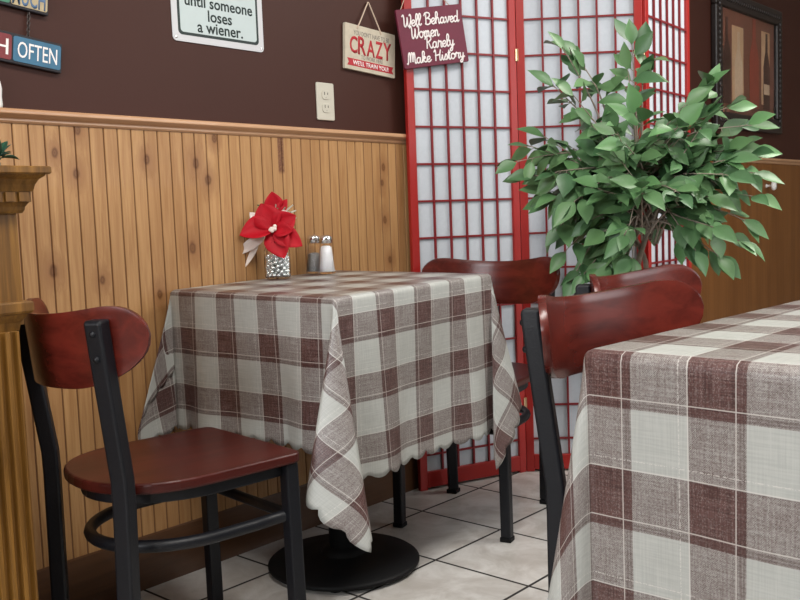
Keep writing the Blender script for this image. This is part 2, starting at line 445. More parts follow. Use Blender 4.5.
# beadboard wainscot, grooves cut as real vees
poly = []; x = GX0 - PITCH*90
poly.append((x, .0119))
while x < .62:
    poly += [(x, .0045), (x+.0011, .0035), (x+.0024, .0006), (x+PITCH-.0024, .0006), (x+PITCH-.0011, .0035)]; x += PITCH
poly += [(x, .0045), (x, .0119)]
bm = B(); prism(bm, poly, 'z', .13, 1.17); struct(obj('trim_2', bm, M['bead']))
bm = B(); box(bm, .66, 6.5, .003, .0119, .13, 1.17); struct(obj('trim_3', bm, M['ply']))

# ------------------------------------------------------------------ chairs
def seat_outline():
    # square front corners, straight sides, rounded back
    o = []
    for k in range(5):
        a = R(-90+90*k/4); o.append((.17+.025*math.cos(a), -.165+.025*math.sin(a)))
    for k in range(5):
        a = R(90*k/4); o.append((.17+.025*math.cos(a), .165+.025*math.sin(a)))
    n = 22
    for k in range(n+1):
        a = R(90 + 180*k/n)
        o.append((-.02 + .195*math.copysign(abs(math.cos(a))**.85, math.cos(a)), .192*math.copysign(abs(math.sin(a))**.9, math.sin(a))))
    return o
def ring_path(x_front, half, xr, n=18, z=0.):
    o = [(x_front, half, z), (x_front*.5, half*1.03, z), (0, half*1.03, z)]
    for k in range(1, n):
        a = R(90+180*k/n); o.append((-.0 + xr*abs(math.cos(a))*-1, half*1.03*math.sin(a), z))
    o += [(0, -half*1.03, z), (x_front*.5, -half*1.03, z), (x_front, -half, z)]
    return o
HB = .222
HB = .237; SAG = .110
def back_x(y):  return -.266 + SAG*(y/HB)**2
def backrest_bm():
    bm = B(); ns, nv = 40, 8; th = .013
    def prof(t):
        e = max(0., (t-.80)/.20); top = .772 + .016*min(1, t/.72)**2 - .050*(1-math.sqrt(max(0., 1-e*e)))
        f = max(0., (t-.40)/.60); bot = .634 + .012*t*t + .0885*(1-math.sqrt(max(0., 1-f*f)))
        return bot, max(top, bot+.001)
    G = {}
    for side in (0, 1):
        for i in range(ns+1):
            s = -1+2*i/ns; s = math.copysign(1-(1-abs(s))**1.5, s)
            bot, top = prof(abs(s))
            y = s*HB; nx = Vector((1, -2*SAG*y/HB**2, 0)).normalized()
            for j in range(nv+1):
                z = bot+(top-bot)*j/nv
                lean = -.10*(z-.70)
                q = Vector((back_x(y)+lean, y, z)) + nx*(th if side else 0)
                G[side, i, j] = bm.verts.new(q)
    for i in range(ns):
        for j in range(nv):
            bm.faces.new((G[0, i, j], G[0, i+1, j], G[0, i+1, j+1], G[0, i, j+1])); bm.faces.new((G[1, i, j], G[1, i, j+1], G[1, i+1, j+1], G[1, i+1, j]))
    for i in range(ns):
        for j in (0, nv):
            bm.faces.new((G[0, i, j], G[1, i, j], G[1, i+1, j], G[0, i+1, j]))
    for j in range(nv):
        for i in (0, ns): bm.faces.new((G[0, i, j], G[0, i, j+1], G[1, i, j+1], G[1, i, j]))
    bmesh.ops.recalc_face_normals(bm, faces=bm.faces[:])
    return bm
def make_chair(label):
    t = empty('dining_chair', (0, 0, 0)); tag(t, label, 'chair', 'metal framed dining chairs')
    bm = B(); prism(bm, seat_outline(), 'z', .428, .45); obj('seat', bm, M['seatwood'], t, bevel=.006, seg=3)
    o = obj('backrest', backrest_bm(), M['mahogany'], t, smooth=True, bevel=.003); 
    for s in (-1, 1):
        bm = B(); rect_sweep(bm, [(.175, s*.172, .012), (.17, s*.168, .428)], .03, .03, upz='post')
        l = obj('leg', bm, M['black_metal'], t, bevel=.004)
        bm = B(); box(bm, .158, .192, s*.172-.017, s*.172+.017, 0, .014); obj('foot_glide', bm, M['ivory'] if 0 else M['black_iron'], l, bevel=.003)
    for s in (-1, 1):
        tw = -s*R(31); nx, ny = -math.cos(tw), -math.sin(tw)
        def pc(z, k=.0162): return (back_x(.172)-.10*(z-.70)+nx*k, s*.172+ny*k, z)
        pts = [(-.197, s*.163, .012), (-.192, s*.168, .42), (-.193, s*.1685, .47), pc(.735), pc(.758), pc(.766, .013)]
        bm = B(); rect_sweep(bm, pts, .034, .032, upz='post', tw=tw)
        p = obj('back_post', bm, M['black_metal'], t, bevel=.005, seg=3)
        bm = B(); box(bm, -.216, -.178, s*.163-.018, s*.163+.018, 0, .014); obj('foot_glide', bm, M['black_iron'], p, bevel=.003)
        for z in (.742, .697):
            bm = B(); lathe(bm, [(0, .005), (.003, .0046), (.0055, .0028), (.0062, 0), (.0062, -.003)], 14)
            bo = obj('bolt', bm, M['black_metal'], p, smooth=True)
            bo.location = pc(z, .0324); bo.rotation_euler = (0, R(-90), tw)
    bm = B(); rect_sweep(bm, ring_path(.155, .158, .185, z=.4145), .012, .027); obj('seat_rail', bm, M['black_metal'], t, bevel=.003)
    bm = B(); rect_sweep(bm, [(.165, -.155, .4145), (.165, .155, .4145)], .012, .027); obj('seat_rail', bm, M['black_metal'], t, bevel=.003)
    bm = B(); tube(bm, ring_path(.168, .158, .178, z=.315), .0125, 12); obj('stretcher_ring', bm, M['black_metal'], t, smooth=True)
    bm = B(); tube(bm, [(.172, -.158, .315), (.172, .158, .315)], .0115, 12); obj('front_stretcher', bm, M['black_metal'], t, smooth=True)
    return t
def copy_tree(o, parent=None):
    c = o.copy(); C.objects.link(c); c.parent = parent
    for ch in [k for k in bpy.data.objects if k.parent == o and k != c]: copy_tree(ch, c)
    return c
chairs = [((-1.068, -.418), -6.5, 'dark red wood chair standing left of the small table, its back beside the oak mantel'),
          ((.062, -.337), 194, 'dark red wood chair between the far side of the small table and the red screen'),
          ((-.718, -1.428), 263, 'nearest dark red wood chair tucked against the cut-off right table, black post in view'),
          ((-.225, -1.235), 268, 'dark red wood chair below the ficus, mostly hidden behind the nearest tucked-in chair')]
proto = None
for (xy, az, lab) in chairs:
    o = make_chair(lab) if proto is None else copy_tree(proto)
    proto = proto or o
    o.location = (*xy, 0); o.rotation_euler = (0, 0, R(az)); o['label'] = lab

# ------------------------------------------------------------------ tables and their cloths
def interp(knots, th):
    """smooth curve through (angle, a-offset, b-offset) knots"""
    for i in range(len(knots)-1):
        if th <= knots[i+1][0] or i == len(knots)-2:
            k0 = knots[max(i-1, 0)]; k1 = knots[i]; k2 = knots[i+1]; k3 = knots[min(i+2, len(knots)-1)]
            t = (th-k1[0])/(k2[0]-k1[0]); t = min(max(t, 0), 1)
            o = []
            for j in (1, 2):
                d1 = (k2[j]-k0[j])/max(k2[0]-k0[0], 1e-6)*(k2[0]-k1[0]); d2 = (k3[j]-k1[j])/max(k3[0]-k1[0], 1e-6)*(k2[0]-k1[0])
                o.append((2*t**3-3*t*t+1)*k1[j]+(t**3-2*t*t+t)*d1+(-2*t**3+3*t*t)*k2[j]+(t**3-t*t)*d2)
            return o
def fold(d, r):
    if d < r*PI/2: return r*math.sin(d/r), r*(1-math.cos(d/r))
    return r, r+d-r*PI/2
def tablecloth(name, c, rot, w, d, ztop, tilt, over, corners, mat, step=.009, scal=.058, waves=.02, rr=.011, flat=False):
    aL, aR, bN, bP = over                                      # overhang at -a, +a, -b, +b
    hw, hd = w/2, d/2
    def axis(n0, p0, h):
        n1 = int(round(n0/step)); n2 = int(round(2*h/step)); n3 = int(round(p0/step)); o = []
        o += [-h-n0+n0*i/n1 for i in range(n1)]; o += [-h+2*h*i/n2 for i in range(n2)]; o += [h+p0*i/n3 for i in range(n3+1)]
        return o
    AA = axis(aL, aR, hw); BB = axis(bN, bP, hd)
    bm = B(); uvl = bm.loops.layers.uv.new('UVMap'); G = {}; UV = {}
    cr, sr = math.cos(rot), math.sin(rot)
    for i, a_ in enumerate(AA):
        for j, b_ in enumerate(BB):
            # scalloped hem: the last 3 cm stretch outwards
            a, b = a_, b_
            def sc(t): return .016*(abs(math.sin(PI*t/scal)))**.65
            e = (-hw-aL+.03)-a_
            if e > 0: a -= e/.03*sc(b_)
            e = a_-(hw+aR-.03)
            if e > 0: a += e/.03*sc(b_)
            e = (-hd-bN+.03)-b_
            if e > 0: b -= e/.03*sc(a_)
            e = b_-(hd+bP-.03)
            if e > 0: b += e/.03*sc(a_)
            sa = -1 if a < 0 else 1; sb = -1 if b < 0 else 1
            ea = max(0., abs(a)-hw); eb = max(0., abs(b)-hd)
            X = max(-hw, min(hw, a)); Y = max(-hd, min(hd, b)); Z = 0.
            if ea > 0 and eb > 0:
                r = math.hypot(ea, eb); th = math.degrees(math.atan2(eb, ea))
                ha, hb = interp(corners[(sa, sb)], th)
                out, dn = fold(r, rr); k = dn/(dn+.03)
                L = math.sqrt(max(.05, 1-(ha*ha+hb*hb)*k*k))
                n = (math.cos(R(th)), math.sin(R(th)))
                X += sa*(out*n[0]+ha*dn*k); Y += sb*(out*n[1]+hb*dn*k); Z = -dn*L
            elif ea > 0:
                out, dn = fold(ea, rr); win = max(0., 1-(Y/hd)**4)
                wv = waves*dn*win*(math.sin(Y*19+sa)+.6*math.sin(Y*33+2))
                X += sa*(out+max(-.006, wv)); Z = -dn
            elif eb > 0:
                out, dn = fold(eb, rr); win = max(0., 1-(X/hw)**4)
                wv = waves*dn*win*(math.sin(X*17+sb*2)+.6*math.sin(X*31+1))
                Y += sb*(out+(0. if flat and sb > 0 else max(-.006, wv))); Z = -dn
            wx, wy = c[0]+cr*X-sr*Y, c[1]+sr*X+cr*Y
            wz = ztop+Z+tilt*((wx-c[0])*.746+(wy-c[1])*.665)*(1 if Z > -.1 else max(0, 1-(-.1-Z)/.2))
            G[i, j] = bm.verts.new((wx-c[0], wy-c[1], wz)); UV[G[i, j]] = (a, b)
    for i in range(len(AA)-1):
        for j in range(len(BB)-1):
            f = bm.faces.new((G[i, j], G[i+1, j], G[i+1, j+1], G[i, j+1]))
            for l in f.loops: l[uvl].uv = UV[l.vert]
    o = obj(name, bm, mat, None, smooth=True, solid=.0012)
    o.location = (c[0], c[1], 0)
    return o
def pedestal_table(c, rot, w, d, ztop, tilt, cols, base_r):
    t = empty('pedestal_table', (c[0], c[1], 0), rot)
    bm = B(); prism(bm, rrect(w, d, .012, 3), 'z', -.028, 0); top = obj('tabletop', bm, M['seatwood'], t, bevel=.003)
    top.location = (0, 0, ztop)
    dx, dy = .746*math.cos(-rot)-.665*math.sin(-rot), .746*math.sin(-rot)+.665*math.cos(-rot)
    top.rotation_euler = (tilt*dy, -tilt*dx, 0)
    for cx in cols:
        bm = B(); lathe(bm, [(0, .0), (base_r-.012, 0), (base_r, .006), (base_r, .013), (base_r-.008, .019), (base_r*.6, .026), (base_r*.3, .034), (.055, .044), (.045, .052), (0, .052)], 56, (cx, 0, .006))
        for k in range(4):
            lathe(bm, [(0, 0), (.018, 0), (.018, .01), (0, .01)], 10, (cx+(base_r-.035)*math.cos(k*PI/2+.6), (base_r-.035)*math.sin(k*PI/2+.6), 0))
        obj('pedestal_base', bm, M['black_iron'], t, smooth=True, bevel=.002)
        bm = B(); lathe(bm, [(0, .05), (.038, .05), (.038, ztop-.06), (0, ztop-.06)], 24, (cx, 0, 0)); obj('column', bm, M['black_iron'], t, smooth=True, bevel=.002)
        bm = B()
        box(bm, cx-.17, cx+.17, -.02, .02, ztop-.06, ztop-.036); box(bm, cx-.02, cx+.02, -.17, .17, ztop-.06, ztop-.036)
        obj('top_bracket', bm, M['black_iron'], t)
    return t

T1 = dict(c=(-.463, -.300), rot=.058, w=.615, d=.552, ztop=.764, tilt=.018)
t = pedestal_table(T1['c'], T1['rot'], T1['w']-.004, T1['d']-.004, T1['ztop']-.006, T1['tilt'], [-.012], .203)
tag(t, 'small square pedestal table with round black base, standing against the pine wainscot', 'table')
clothA = cloth_mat('brown and cream plaid vinyl', .1465, .068, -.4395, .1427, .065, -.355)
zero = [(0, 0, 0), (45, .2, .2), (90, 0, 0)]
cn = {(-1, -1): [(0, 0, 0), (18, .13, .0), (37, .27, .0), (50, .11, .22), (60, .03, .16), (76, .0, .04), (90, 0, 0)],
      (-1, 1): [(0, 0, 0), (11, -.01, .05), (26, .25, .05), (38, .34, .03), (60, .15, .02), (78, .03, .0), (90, 0, 0)],
      (1, -1): [(0, 0, 0), (15, .14, .06), (30, .22, .12), (44, .07, .13), (55, -.12, .08), (72, -.06, .035), (90, 0, 0)],
      (1, 1): [(0, 0, 0), (45, .15, .0), (90, 0, 0)]}
o = tablecloth('tablecloth', T1['c'], T1['rot'], T1['w'], T1['d'], T1['ztop'], T1['tilt'], (.350, .30, .42, .2), cn, clothA, waves=.035, rr=.009, flat=True)
tag(o, 'brown and cream plaid tablecloth with scalloped hem on the small table by the wall', 'tablecloth', 'plaid tablecloths')

W2, D2 = 1.25, .76; rot2 = R(-2.)
cx2, cy2 = -1.178, -1.474
c2 = (cx2 + math.cos(rot2)*W2/2 - math.sin(rot2)*(-D2/2), cy2 + math.sin(rot2)*W2/2 + math.cos(rot2)*(-D2/2))
t = pedestal_table(c2, rot2, W2-.004, D2-.004, .752, 0, [-.33, .33], .21)
tag(t, 'long table under the large plaid cloth, cut off by the right edge of the photo', 'table')
clothB = cloth_mat('large brown and cream plaid vinyl', .146, .073, -W2/2-.0365, .139, .068, D2/2-.022)
flare = [(0, 0, 0), (14, .07, .02), (30, .13, .07), (45, .12, .13), (65, .04, .10), (80, .01, .03), (90, 0, 0)]
o = tablecloth('tablecloth', c2, rot2, W2, D2, .757, 0, (.47, .40, .40, .265), {(-1, 1): flare, (-1, -1): flare, (1, 1): flare, (1, -1): flare}, clothB, waves=.012)
tag(o, 'large plaid vinyl tablecloth draping close to the camera at the lower right', 'tablecloth', 'plaid tablecloths')

def table_z(x, y): return T1['ztop']+.0008+T1['tilt']*((x-T1['c'][0])*.746+(y-T1['c'][1])*.665)

# ------------------------------------------------------------------ jar of beads, flower, shakers
JX, JY = -.453, -.062; JZ = table_z(JX, JY)
t = empty('glass_jar', (JX, JY, JZ)); tag(t, 'clear glass jar filled with silver beads, standing on the small table', 'jar')
bm = B(); lathe(bm, [(0, .0005), (.031, .0005), (.0355, .004), (.0365, .01), (.0365, .078), (.032, .088), (.0315, .100), (.033, .102), (.0325, .104),
                     (.0302, .102), (.0295, .088), (.0345, .077), (.0345, .010), (.0335, .006), (.029, .004), (0, .004)], 40)
obj('jar_body', bm, M['glass'], t, smooth=True)
bm = B(); lathe(bm, [(.0321, .093), (.0334, .0945), (.0321, .096)], 40); obj('thread_ring', bm, M['glass'], t, smooth=True)
bead_me = None
rb = .0061; rng = random.Random(3); pts = []
RI = .0340-rb
def drop(x, y):
    z = .0045+rb
    for q in pts:
        h2 = (x-q[0])**2+(y-q[1])**2
        if h2 < (1.96*rb)**2: z = max(z, q[2]+math.sqrt((1.96*rb)**2-h2))
    return z
while len(pts) < 108:
    best = None
    for k in range(26):
        a = rng.uniform(0, 2*PI); r = RI*(1 if rng.random() < .6 else math.sqrt(rng.random()))
        c_ = (r*math.cos(a), r*math.sin(a)); z = drop(*c_)
        if best is None or z < best[2]: best = (*c_, z)
    pts.append(best)
for p in pts:
    if bead_me is None:
        bm = B(); bmesh.ops.create_uvsphere(bm, u_segments=16, v_segments=10, radius=rb)
        o = obj('silver_bead', bm, M['silver'], None, smooth=True); bead_me = o.data
    else:
        o = bpy.data.objects.new('silver_bead', bead_me); C.objects.link(o)
    o.location = (JX+p[0], JY+p[1], JZ+p[2])
    tag(o, 'shiny silver bead inside the glass jar under the red flower', 'bead', 'silver beads in the jar')

def petal(bm, base, tip, wid, nrm, cup=.2, curl=0., n=8, pointed=1.0, mi=0):
    base, tip, nrm = Vector(base), Vector(tip), Vector(nrm).normalized()
    ax = tip-base; L = ax.length; ax.normalize(); sd = ax.cross(nrm).normalized(); nr = sd.cross(ax).normalized()
    rows = []
    for i in range(n+1):
        t = i/n; wv = wid*(math.sin(PI*min(1, t**.85))**.8*(1-.35*t*pointed)+.04*(1-t))
        row = []
        for s in (-1, -.5, 0, .5, 1):
            p = base+ax*L*t+sd*s*wv/2+nr*(cup*wv*(s*s)-curl*L*t*t+.006*math.sin(t*9+s*3)*L*3*.2)
            row.append(bm.verts.new(p))
        rows.append(row)
    for a, b in zip(rows, rows[1:]):
        for k in range(4): bm.faces.new((a[k], a[k+1], b[k+1], b[k])).material_index = mi
FR_ = Vector((.665, -.746, 0)); FU = Vector((0, 0, 1)); FF = Vector((-.746, -.665, 0))      # flower faces the room
t = empty('artificial_poinsettia', (JX, JY, JZ+.083)); tag(t, 'red velvet artificial poinsettia flower stuck in the bead jar', 'flower')
def F(r, u, f): return FR_*r+FU*u+FF*f
cen = (-.004, .056, .03)
for (tip, wid, nrm, cup) in (((-.098, .042, .026), .078, (.05, .7, 1), .34), ((-.036, .128, .018), .084, (-.3, .35, 1), .12), ((.060, .092, .022), .074, (.5, .3, 1), .25),
                             ((.076, .006, .034), .064, (.5, -.1, 1), .2), ((.026, -.026, .045), .076, (.1, -.35, 1), .2), ((.052, .048, .045), .045, (.4, .1, 1), .2)):
    bm = B(); petal(bm, F(cen[0], cen[1], cen[2]-.012), F(*tip), wid, F(*nrm), cup, pointed=.35); obj('red_petal', bm, M['velvet_red'], t, smooth=True, solid=.0012)
for a_, b_, w_ in ((F(.0, .11, -.01), F(-.006, .160, .0), .06), (F(.01, .10, -.005), F(.035, .138, -.005), .035)):
    bm = B(); petal(bm, a_, b_, w_, F(0, .3, 1), .2); obj('red_petal', bm, M['velvet_red'], t, smooth=True, solid=.0012)
for (b0, tip, wid) in (((-.03, .06, -.005), (-.072, .105, -.005), .046), ((-.03, .04, .0), (-.120, -.016, .01), .036), ((-.05, .02, .0), (-.092, -.050, .005), .018), ((.015, .09, .0), (.035, .105, .012), .025)):
    bm = B(); petal(bm, F(*b0), F(*tip), wid, F(0, .2, 1), .15); obj('cream_petal', bm, M['bract_white'], t, smooth=True, solid=.0012)
bm = B(); rng = random.Random(9)
for k in range(9):
    a = rng.uniform(0, 2*PI); rr_ = rng.uniform(0, .011)
    c0 = F(cen[0]+rr_*math.cos(a), cen[1]+rr_*math.sin(a), cen[2]+.004)
    bmesh.ops.create_uvsphere(bm, u_segments=8, v_segments=6, radius=.0058, matrix=Matrix.Translation(c0))
obj('berries', bm, M['bract_white'], t, smooth=True)
bm = B()
for k in range(26):
    s = -1 if k % 2 else 1
    r0 = rng.uniform(-.045, .06); b0 = F(r0*.4, .09+rng.uniform(-.01, .01), -.012)
    tp = F(r0+rng.uniform(-.01, .012), .118+rng.uniform(-.02, .02)-abs(r0)*.3, rng.uniform(-.02, .012))
    tube(bm, [b0, (b0+tp)/2+Vector((0, 0, .006)), tp], [.0016, .003, .002], 6, mi=k % 2)
obj('frosted_sprig', bm, [M['sprig'], M['frost']], t, smooth=True)
bm = B(); tube(bm, [F(0, .05, .01), F(.004, .01, 0), F(-.006, -.055, 0)], .003, 8); obj('stem', bm, M['holly'], t, smooth=True)

def shaker(x, y, kind, label):
    z = table_z(x, y); t = empty('salt_shaker' if kind == 'salt' else 'pepper_shaker', (x, y, z), R(20)); t.scale = (1.27, 1.27, 1.18); tag(t, label, 'shaker', 'glass shakers on the small table')
    bm = B(); seg = 10
    lathe(bm, [(0, .0008), (.0185, .0008), (.0208, .004), (.0145, .072), (.0125, .080), (.0112, .080), (.0130, .070), (.0188, .006), (0, .005)], seg)
    obj('glass_body', bm, M['glass'], t, bevel=.001)
    bm = B(); top = .070 if kind == 'salt' else .052
    lathe(bm, [(0, .0062), (.0178, .0065), (.0178-.0052*(top-.006)/.064, top-.004), (.009, top), (0, top+.001)], 20); obj('salt_fill' if kind == 'salt' else 'pepper_fill', bm, M[kind], t, smooth=True)
    bm = B(); lathe(bm, [(.0135, .076), (.0152, .077), (.0152, .089), (.0138, .093), (.008, .0965), (0, .0975)], 28); lid = obj('metal_cap', bm, M['chrome'], t, smooth=True)
    bm = B()
    for k in range(6): lathe(bm, [(0, .0974), (.0011, .0972), (.0011, .096)], 6, (.0055*math.cos(k*PI/3), .0055*math.sin(k*PI/3), -.0008))
    obj('pour_holes', bm, M['dark_slot'], lid)
shaker(-.292, -.092, 'salt', 'glass shaker full of white salt, right of the flower jar')
shaker(-.290, -.0385, 'pepper', 'glass pepper shaker, between the flower jar and the salt shaker')

# ------------------------------------------------------------------ folding screen
SP = [Vector((.158, -.026, 0)), Vector((.5652, -.186, 0)), Vector((.8353, -.5282, 0)), Vector((1.273, -.4917, 0))]
t = empty('folding_screen', SP[0]); tag(t, 'three panel red shoji folding screen with white paper, standing before the wall', 'folding screen')
SH = 1.79
for i in range(3):
    a, b = SP[i], SP[i+1]; L = (b-a).length; az = math.atan2((b-a).y, (b-a).x)
    pn = empty('screen_panel', a-SP[0], az); pn.parent = t
    fx = .028; g = .003
    bm = B()
    box(bm, g, g+fx, -.010, .010, .0, SH); box(bm, L-g-fx, L-g, -.010, .010, .0, SH)
    box(bm, g+fx, L-g-fx, -.010, .010, .008, .062); box(bm, g+fx, L-g-fx, -.010, .010, SH-.045, SH)
    fo = obj('panel_frame', bm, M['red_lacquer'], pn, bevel=.002)
    bm = B(); bw = .0065; x0, x1 = g+fx, L-g-fx
    for k in range(1, 6):
        x = x0+(x1-x0)*k/6; box(bm, x-bw/2, x+bw/2, -.0075, -.0005, .062, SH-.045)
    z = 1.5895
    zs = []
    while z > .10: z -= .1225
    z += .1225
    while z < SH-.06: zs.append(z); z += .1225
    for z in zs: box(bm, x0, x1, -.0062, -.0002, z-.0033, z+.0033)
    obj('lattice', bm, M['dark_red'], pn)
    bm = B(); box(bm, x0-.004, x1+.004, .001, .0018, .058, SH-.041); obj('paper', bm, M['paper'], pn)
    if i < 2:
        for z in (.25, 1.47):
            bm = B(); box(bm, L-.008, L+.004, -.0135, -.0095, z-.02, z+.02)
            tube(bm, [(L, -.013, z-.021), (L, -.013, z+.021)], .003, 8); obj('hinge', bm, M['brass'], pn)

# ------------------------------------------------------------------ signs
def hang(name, x, z, y=.012, rz=0., tilt=0.):
    return empty(name, (x, y, z), rz, 0, -tilt)
# white metal sign
t = hang('metal_sign', -.556, 1.405+.19); tag(t, 'white metal sign with black border and words about losing a wiener', 'sign')
bm = B(); prism(bm, rrect(.305, .38, .012), 'y', -.0030, -.0005); obj('sign_plate', bm, M['sign_edge'], t)
bm = B(); prism(bm, rrect(.270, .345, .012), 'y', -.0034, -.0030); obj('border_line', bm, M['sign_black'], t)
bm = B(); prism(bm, rrect(.255, .330, .009), 'y', -.0038, -.0034); obj('sign_face', bm, M['sign_white'], t)
for s, cz, w, h in (('until someone', -.080, .226, .030), ('loses', -.1145, .080, .030), ('a wiener.', -.1465, .152, .0285)):
    text_mesh('lettering', s, M['sign_black'], t, 0.002, cz, w, h, y=-.0038, bold=.014)
for sx in (-1, 1):
    bm = B(); lathe(bm, [(0, .002), (.003, .0015), (.004, 0)], 10); n_ = obj('screw', bm, M['chrome'], t); n_.location = (sx*.143, -.003, -.181); n_.rotation_euler = (R(90), 0, 0)
# crazy sign
t = hang('hanging_sign', .031, 1.455, .012, 0, R(-3.2)); t.scale = (.95, 1, 1); tag(t, 'small cream board sign on a cord with big red word CRAZY', 'sign')
bm = B(); prism(bm, rrect(.242, .140, .003, 2), 'y', -.012, -.001); obj('board', bm, M['cream_board'], t, bevel=.001)
arc = "YOU DON'T HAVE TO BE"
text_mesh('small_lettering', arc, M['ink_grey'], t, .004, .046, .172, .015, y=-.012)
x = -.100
for ch, wch, hh in (('C', .036, .053), ('R', .039, .056), ('A', .040, .052), ('Z', .036, .054), ('Y', .040, .056)):
    text_mesh('large_letter', ch, M['ink_red'], t, x+wch/2, .009-(.056-hh)/2, wch, hh, y=-.012, bold=.02); x += wch+.0025
text_mesh('small_lettering', 'TO WORK HERE', M['ink_grey'], t, .006, -.0265, .105, .0125, y=-.012)
bm = B(); prism(bm, [(-.112, -.058), (-.104, -.048), (-.112, -.036), (.112, -.036), (.104, -.048), (.112, -.058)], 'y', -.0126, -.012); obj('ribbon', bm, M['ink_red'], t)
text_mesh('ribbon_lettering', "WE'LL TRAIN YOU!", M['letter_white'], t, 0, -.047, .172, .0145, y=-.0126, bold=.02)
bm = B(); tube(bm, catmull([(-.066, -.013, .060), (-.05, -.012, .085), (-.012, -.008, .147), (-.008, -.007, .149), (-.003, -.008, .146), (.035, -.012, .085), (.05, -.013, .060)], 4), .0022, 8); obj('cord', bm, M['rope'], t, smooth=True)
bm = B(); tube(bm, [(-.008, .0, .147), (-.008, -.009, .147)], .002, 8); obj('nail', bm, M['old_metal'], t)
# burgundy script sign, hung on the first screen panel
GL = {
 'e': (.62, [[(0, .4), (.4, .55), (.5, .85), (.3, 1), (.08, .75), (.07, .3), (.28, .0), (.5, .12), (.72, .4)]]),
 'l': (.45, [[(0, .3), (.35, 1.2), (.4, 1.8), (.25, 2), (.12, 1.6), (.12, .4), (.25, 0), (.5, .3)]]),
 'h': (.78, [[(0, .3), (.35, 1.3), (.38, 1.85), (.22, 2), (.1, 1.6), (.1, 0)], [(.1, .45), (.3, .95), (.5, .92), (.54, .5), (.55, .1), (.66, 0), (.84, .3)]]),
 'a': (.8, [[(.55, .8), (.3, 1), (.06, .7), (.06, .25), (.25, 0), (.48, .3), (.58, 1)], [(.58, 1), (.55, .3), (.65, 0), (.88, .3)]]),
 'v': (.72, [[(0, .75), (.1, 1), (.2, .6), (.3, 0), (.5, .5), (.58, 1), (.8, .85)]]),
 'd': (.82, [[(.55, .8), (.3, 1), (.06, .7), (.06, .25), (.25, 0), (.5, .3), (.62, 1), (.66, 2)], [(.66, 2), (.58, .3), (.68, 0), (.9, .3)]]),
 'o': (.7, [[(.35, 1), (.08, .8), (.06, .3), (.3, 0), (.55, .3), (.55, .8), (.35, 1), (.5, .8), (.76, .9)]]),
 'm': (1.02, [[(0, .7), (.1, 1), (.12, 0)], [(.12, .5), (.3, 1), (.44, .8), (.44, 0)], [(.44, .5), (.62, 1), (.77, .8), (.76, .2), (.87, 0), (1.06, .3)]]),
 'n': (.72, [[(0, .7), (.1, 1), (.12, 0)], [(.12, .5), (.3, 1), (.47, .8), (.46, .2), (.57, 0), (.76, .3)]]),
 'r': (.66, [[(0, .3), (.14, 1.1), (.28, .9), (.5, .95), (.45, .3), (.55, 0), (.74, .3)]]),
 'y': (.72, [[(0, .8), (.1, 1), (.12, .4), (.3, .1), (.5, .4), (.58, 1)], [(.58, 1), (.5, 0), (.4, -.6), (.2, -.8), (.08, -.55), (.4, -.1), (.8, .3)]]),
 'k': (.72, [[(0, .3), (.35, 1.3), (.38, 1.85), (.22, 2), (.1, 1.6), (.1, 0)], [(.1, .4), (.45, 1), (.5, .75), (.2, .5), (.5, .05), (.78, .3)]]),
 'i': (.42, [[(0, .3), (.14, 1), (.15, .3), (.27, 0), (.48, .3)], [(.17, 1.42), (.2, 1.46)]]),
 's': (.55, [[(0, .2), (.28, 1.05), (.42, .5), (.35, .08), (.08, .08)], [(.35, .05), (.6, .3)]]),
 't': (.48, [[(0, .3), (.22, 1.7), (.2, .3), (.32, 0), (.55, .3)], [(0, 1.2), (.45, 1.25)]]),
 'W': (1.4, [[(0, 1.7), (.2, 2), (.3, 1.5), (.32, .3), (.5, 0), (.75, .8), (.82, 1.6)], [(.82, 1.6), (.84, .3), (1.02, 0), (1.3, .8), (1.36, 1.7), (1.22, 2), (1.14, 1.75)]]),
 'B': (1.1, [[(.32, 1.9), (.25, 0)], [(0, 1.5), (.15, 1.9), (.5, 2.05), (.85, 1.85), (.85, 1.4), (.5, 1.08), (.35, 1.05)], [(.5, 1.08), (.95, .8), (.9, .2), (.5, 0), (.12, .2)]]),
 'R': (1.1, [[(.32, 1.9), (.25, 0)], [(0, 1.5), (.15, 1.9), (.5, 2.05), (.85, 1.85), (.85, 1.4), (.5, 1.08), (.35, 1.05)], [(.5, 1.05), (.7, .4), (.9, 0), (1.15, .3)]]),
 'M': (1.45, [[(0, .2), (.12, 0), (.22, .5), (.3, 1.7), (.45, 2), (.52, 1.6), (.52, .3)], [(.52, .3), (.62, 1.5), (.78, 2), (.88, 1.6), (.88, .3)], [(.88, .4), (.98, 1.5), (1.1, 1.95), (1.2, 1.5), (1.2, .3), (1.32, 0), (1.5, .3)]]),
 'H': (1.2, [[(.05, 1.6), (.25, 2), (.32, 1.5), (.28, 0)], [(.2, .95), (.95, 1.1)], [(1.1, 2), (.95, 1.2), (.92, .3), (1.03, 0), (1.25, .3)]]),
 ' ': (.45, [])}
def script(s, mat, parent, x0, z0, xh, width, y, r):
    adv = sum(GL[c][0] for c in s); sx = width/adv; x = 0; bm = B()
    for c in s:
        a, st = GL[c]
        for p in st:
            q = catmull([(x0+(x+u)*sx+.22*v*xh*.5, y, z0+v*xh) for u, v in p], 5)
            tube(bm, q, r, 6, su=1.)
        x += a
    for v in bm.verts: v.co.y = y+(v.co.y-y)*.35
    return obj('script_lettering', bm, mat, parent, smooth=True)
az1 = math.atan2(SP[1].y-SP[0].y, SP[1].x-SP[0].x)
d1 = (SP[1]-SP[0]).normalized(); n1 = Vector((d1.y, -d1.x, 0))
wc = SP[0]+d1*.098+n1*.016
t = empty('hanging_sign', (wc.x, wc.y, 1.513)); t.scale = (.90, 1, 1); t.rotation_euler = (0, -R(8.5), az1)
WSX, WSZ = .272, .188
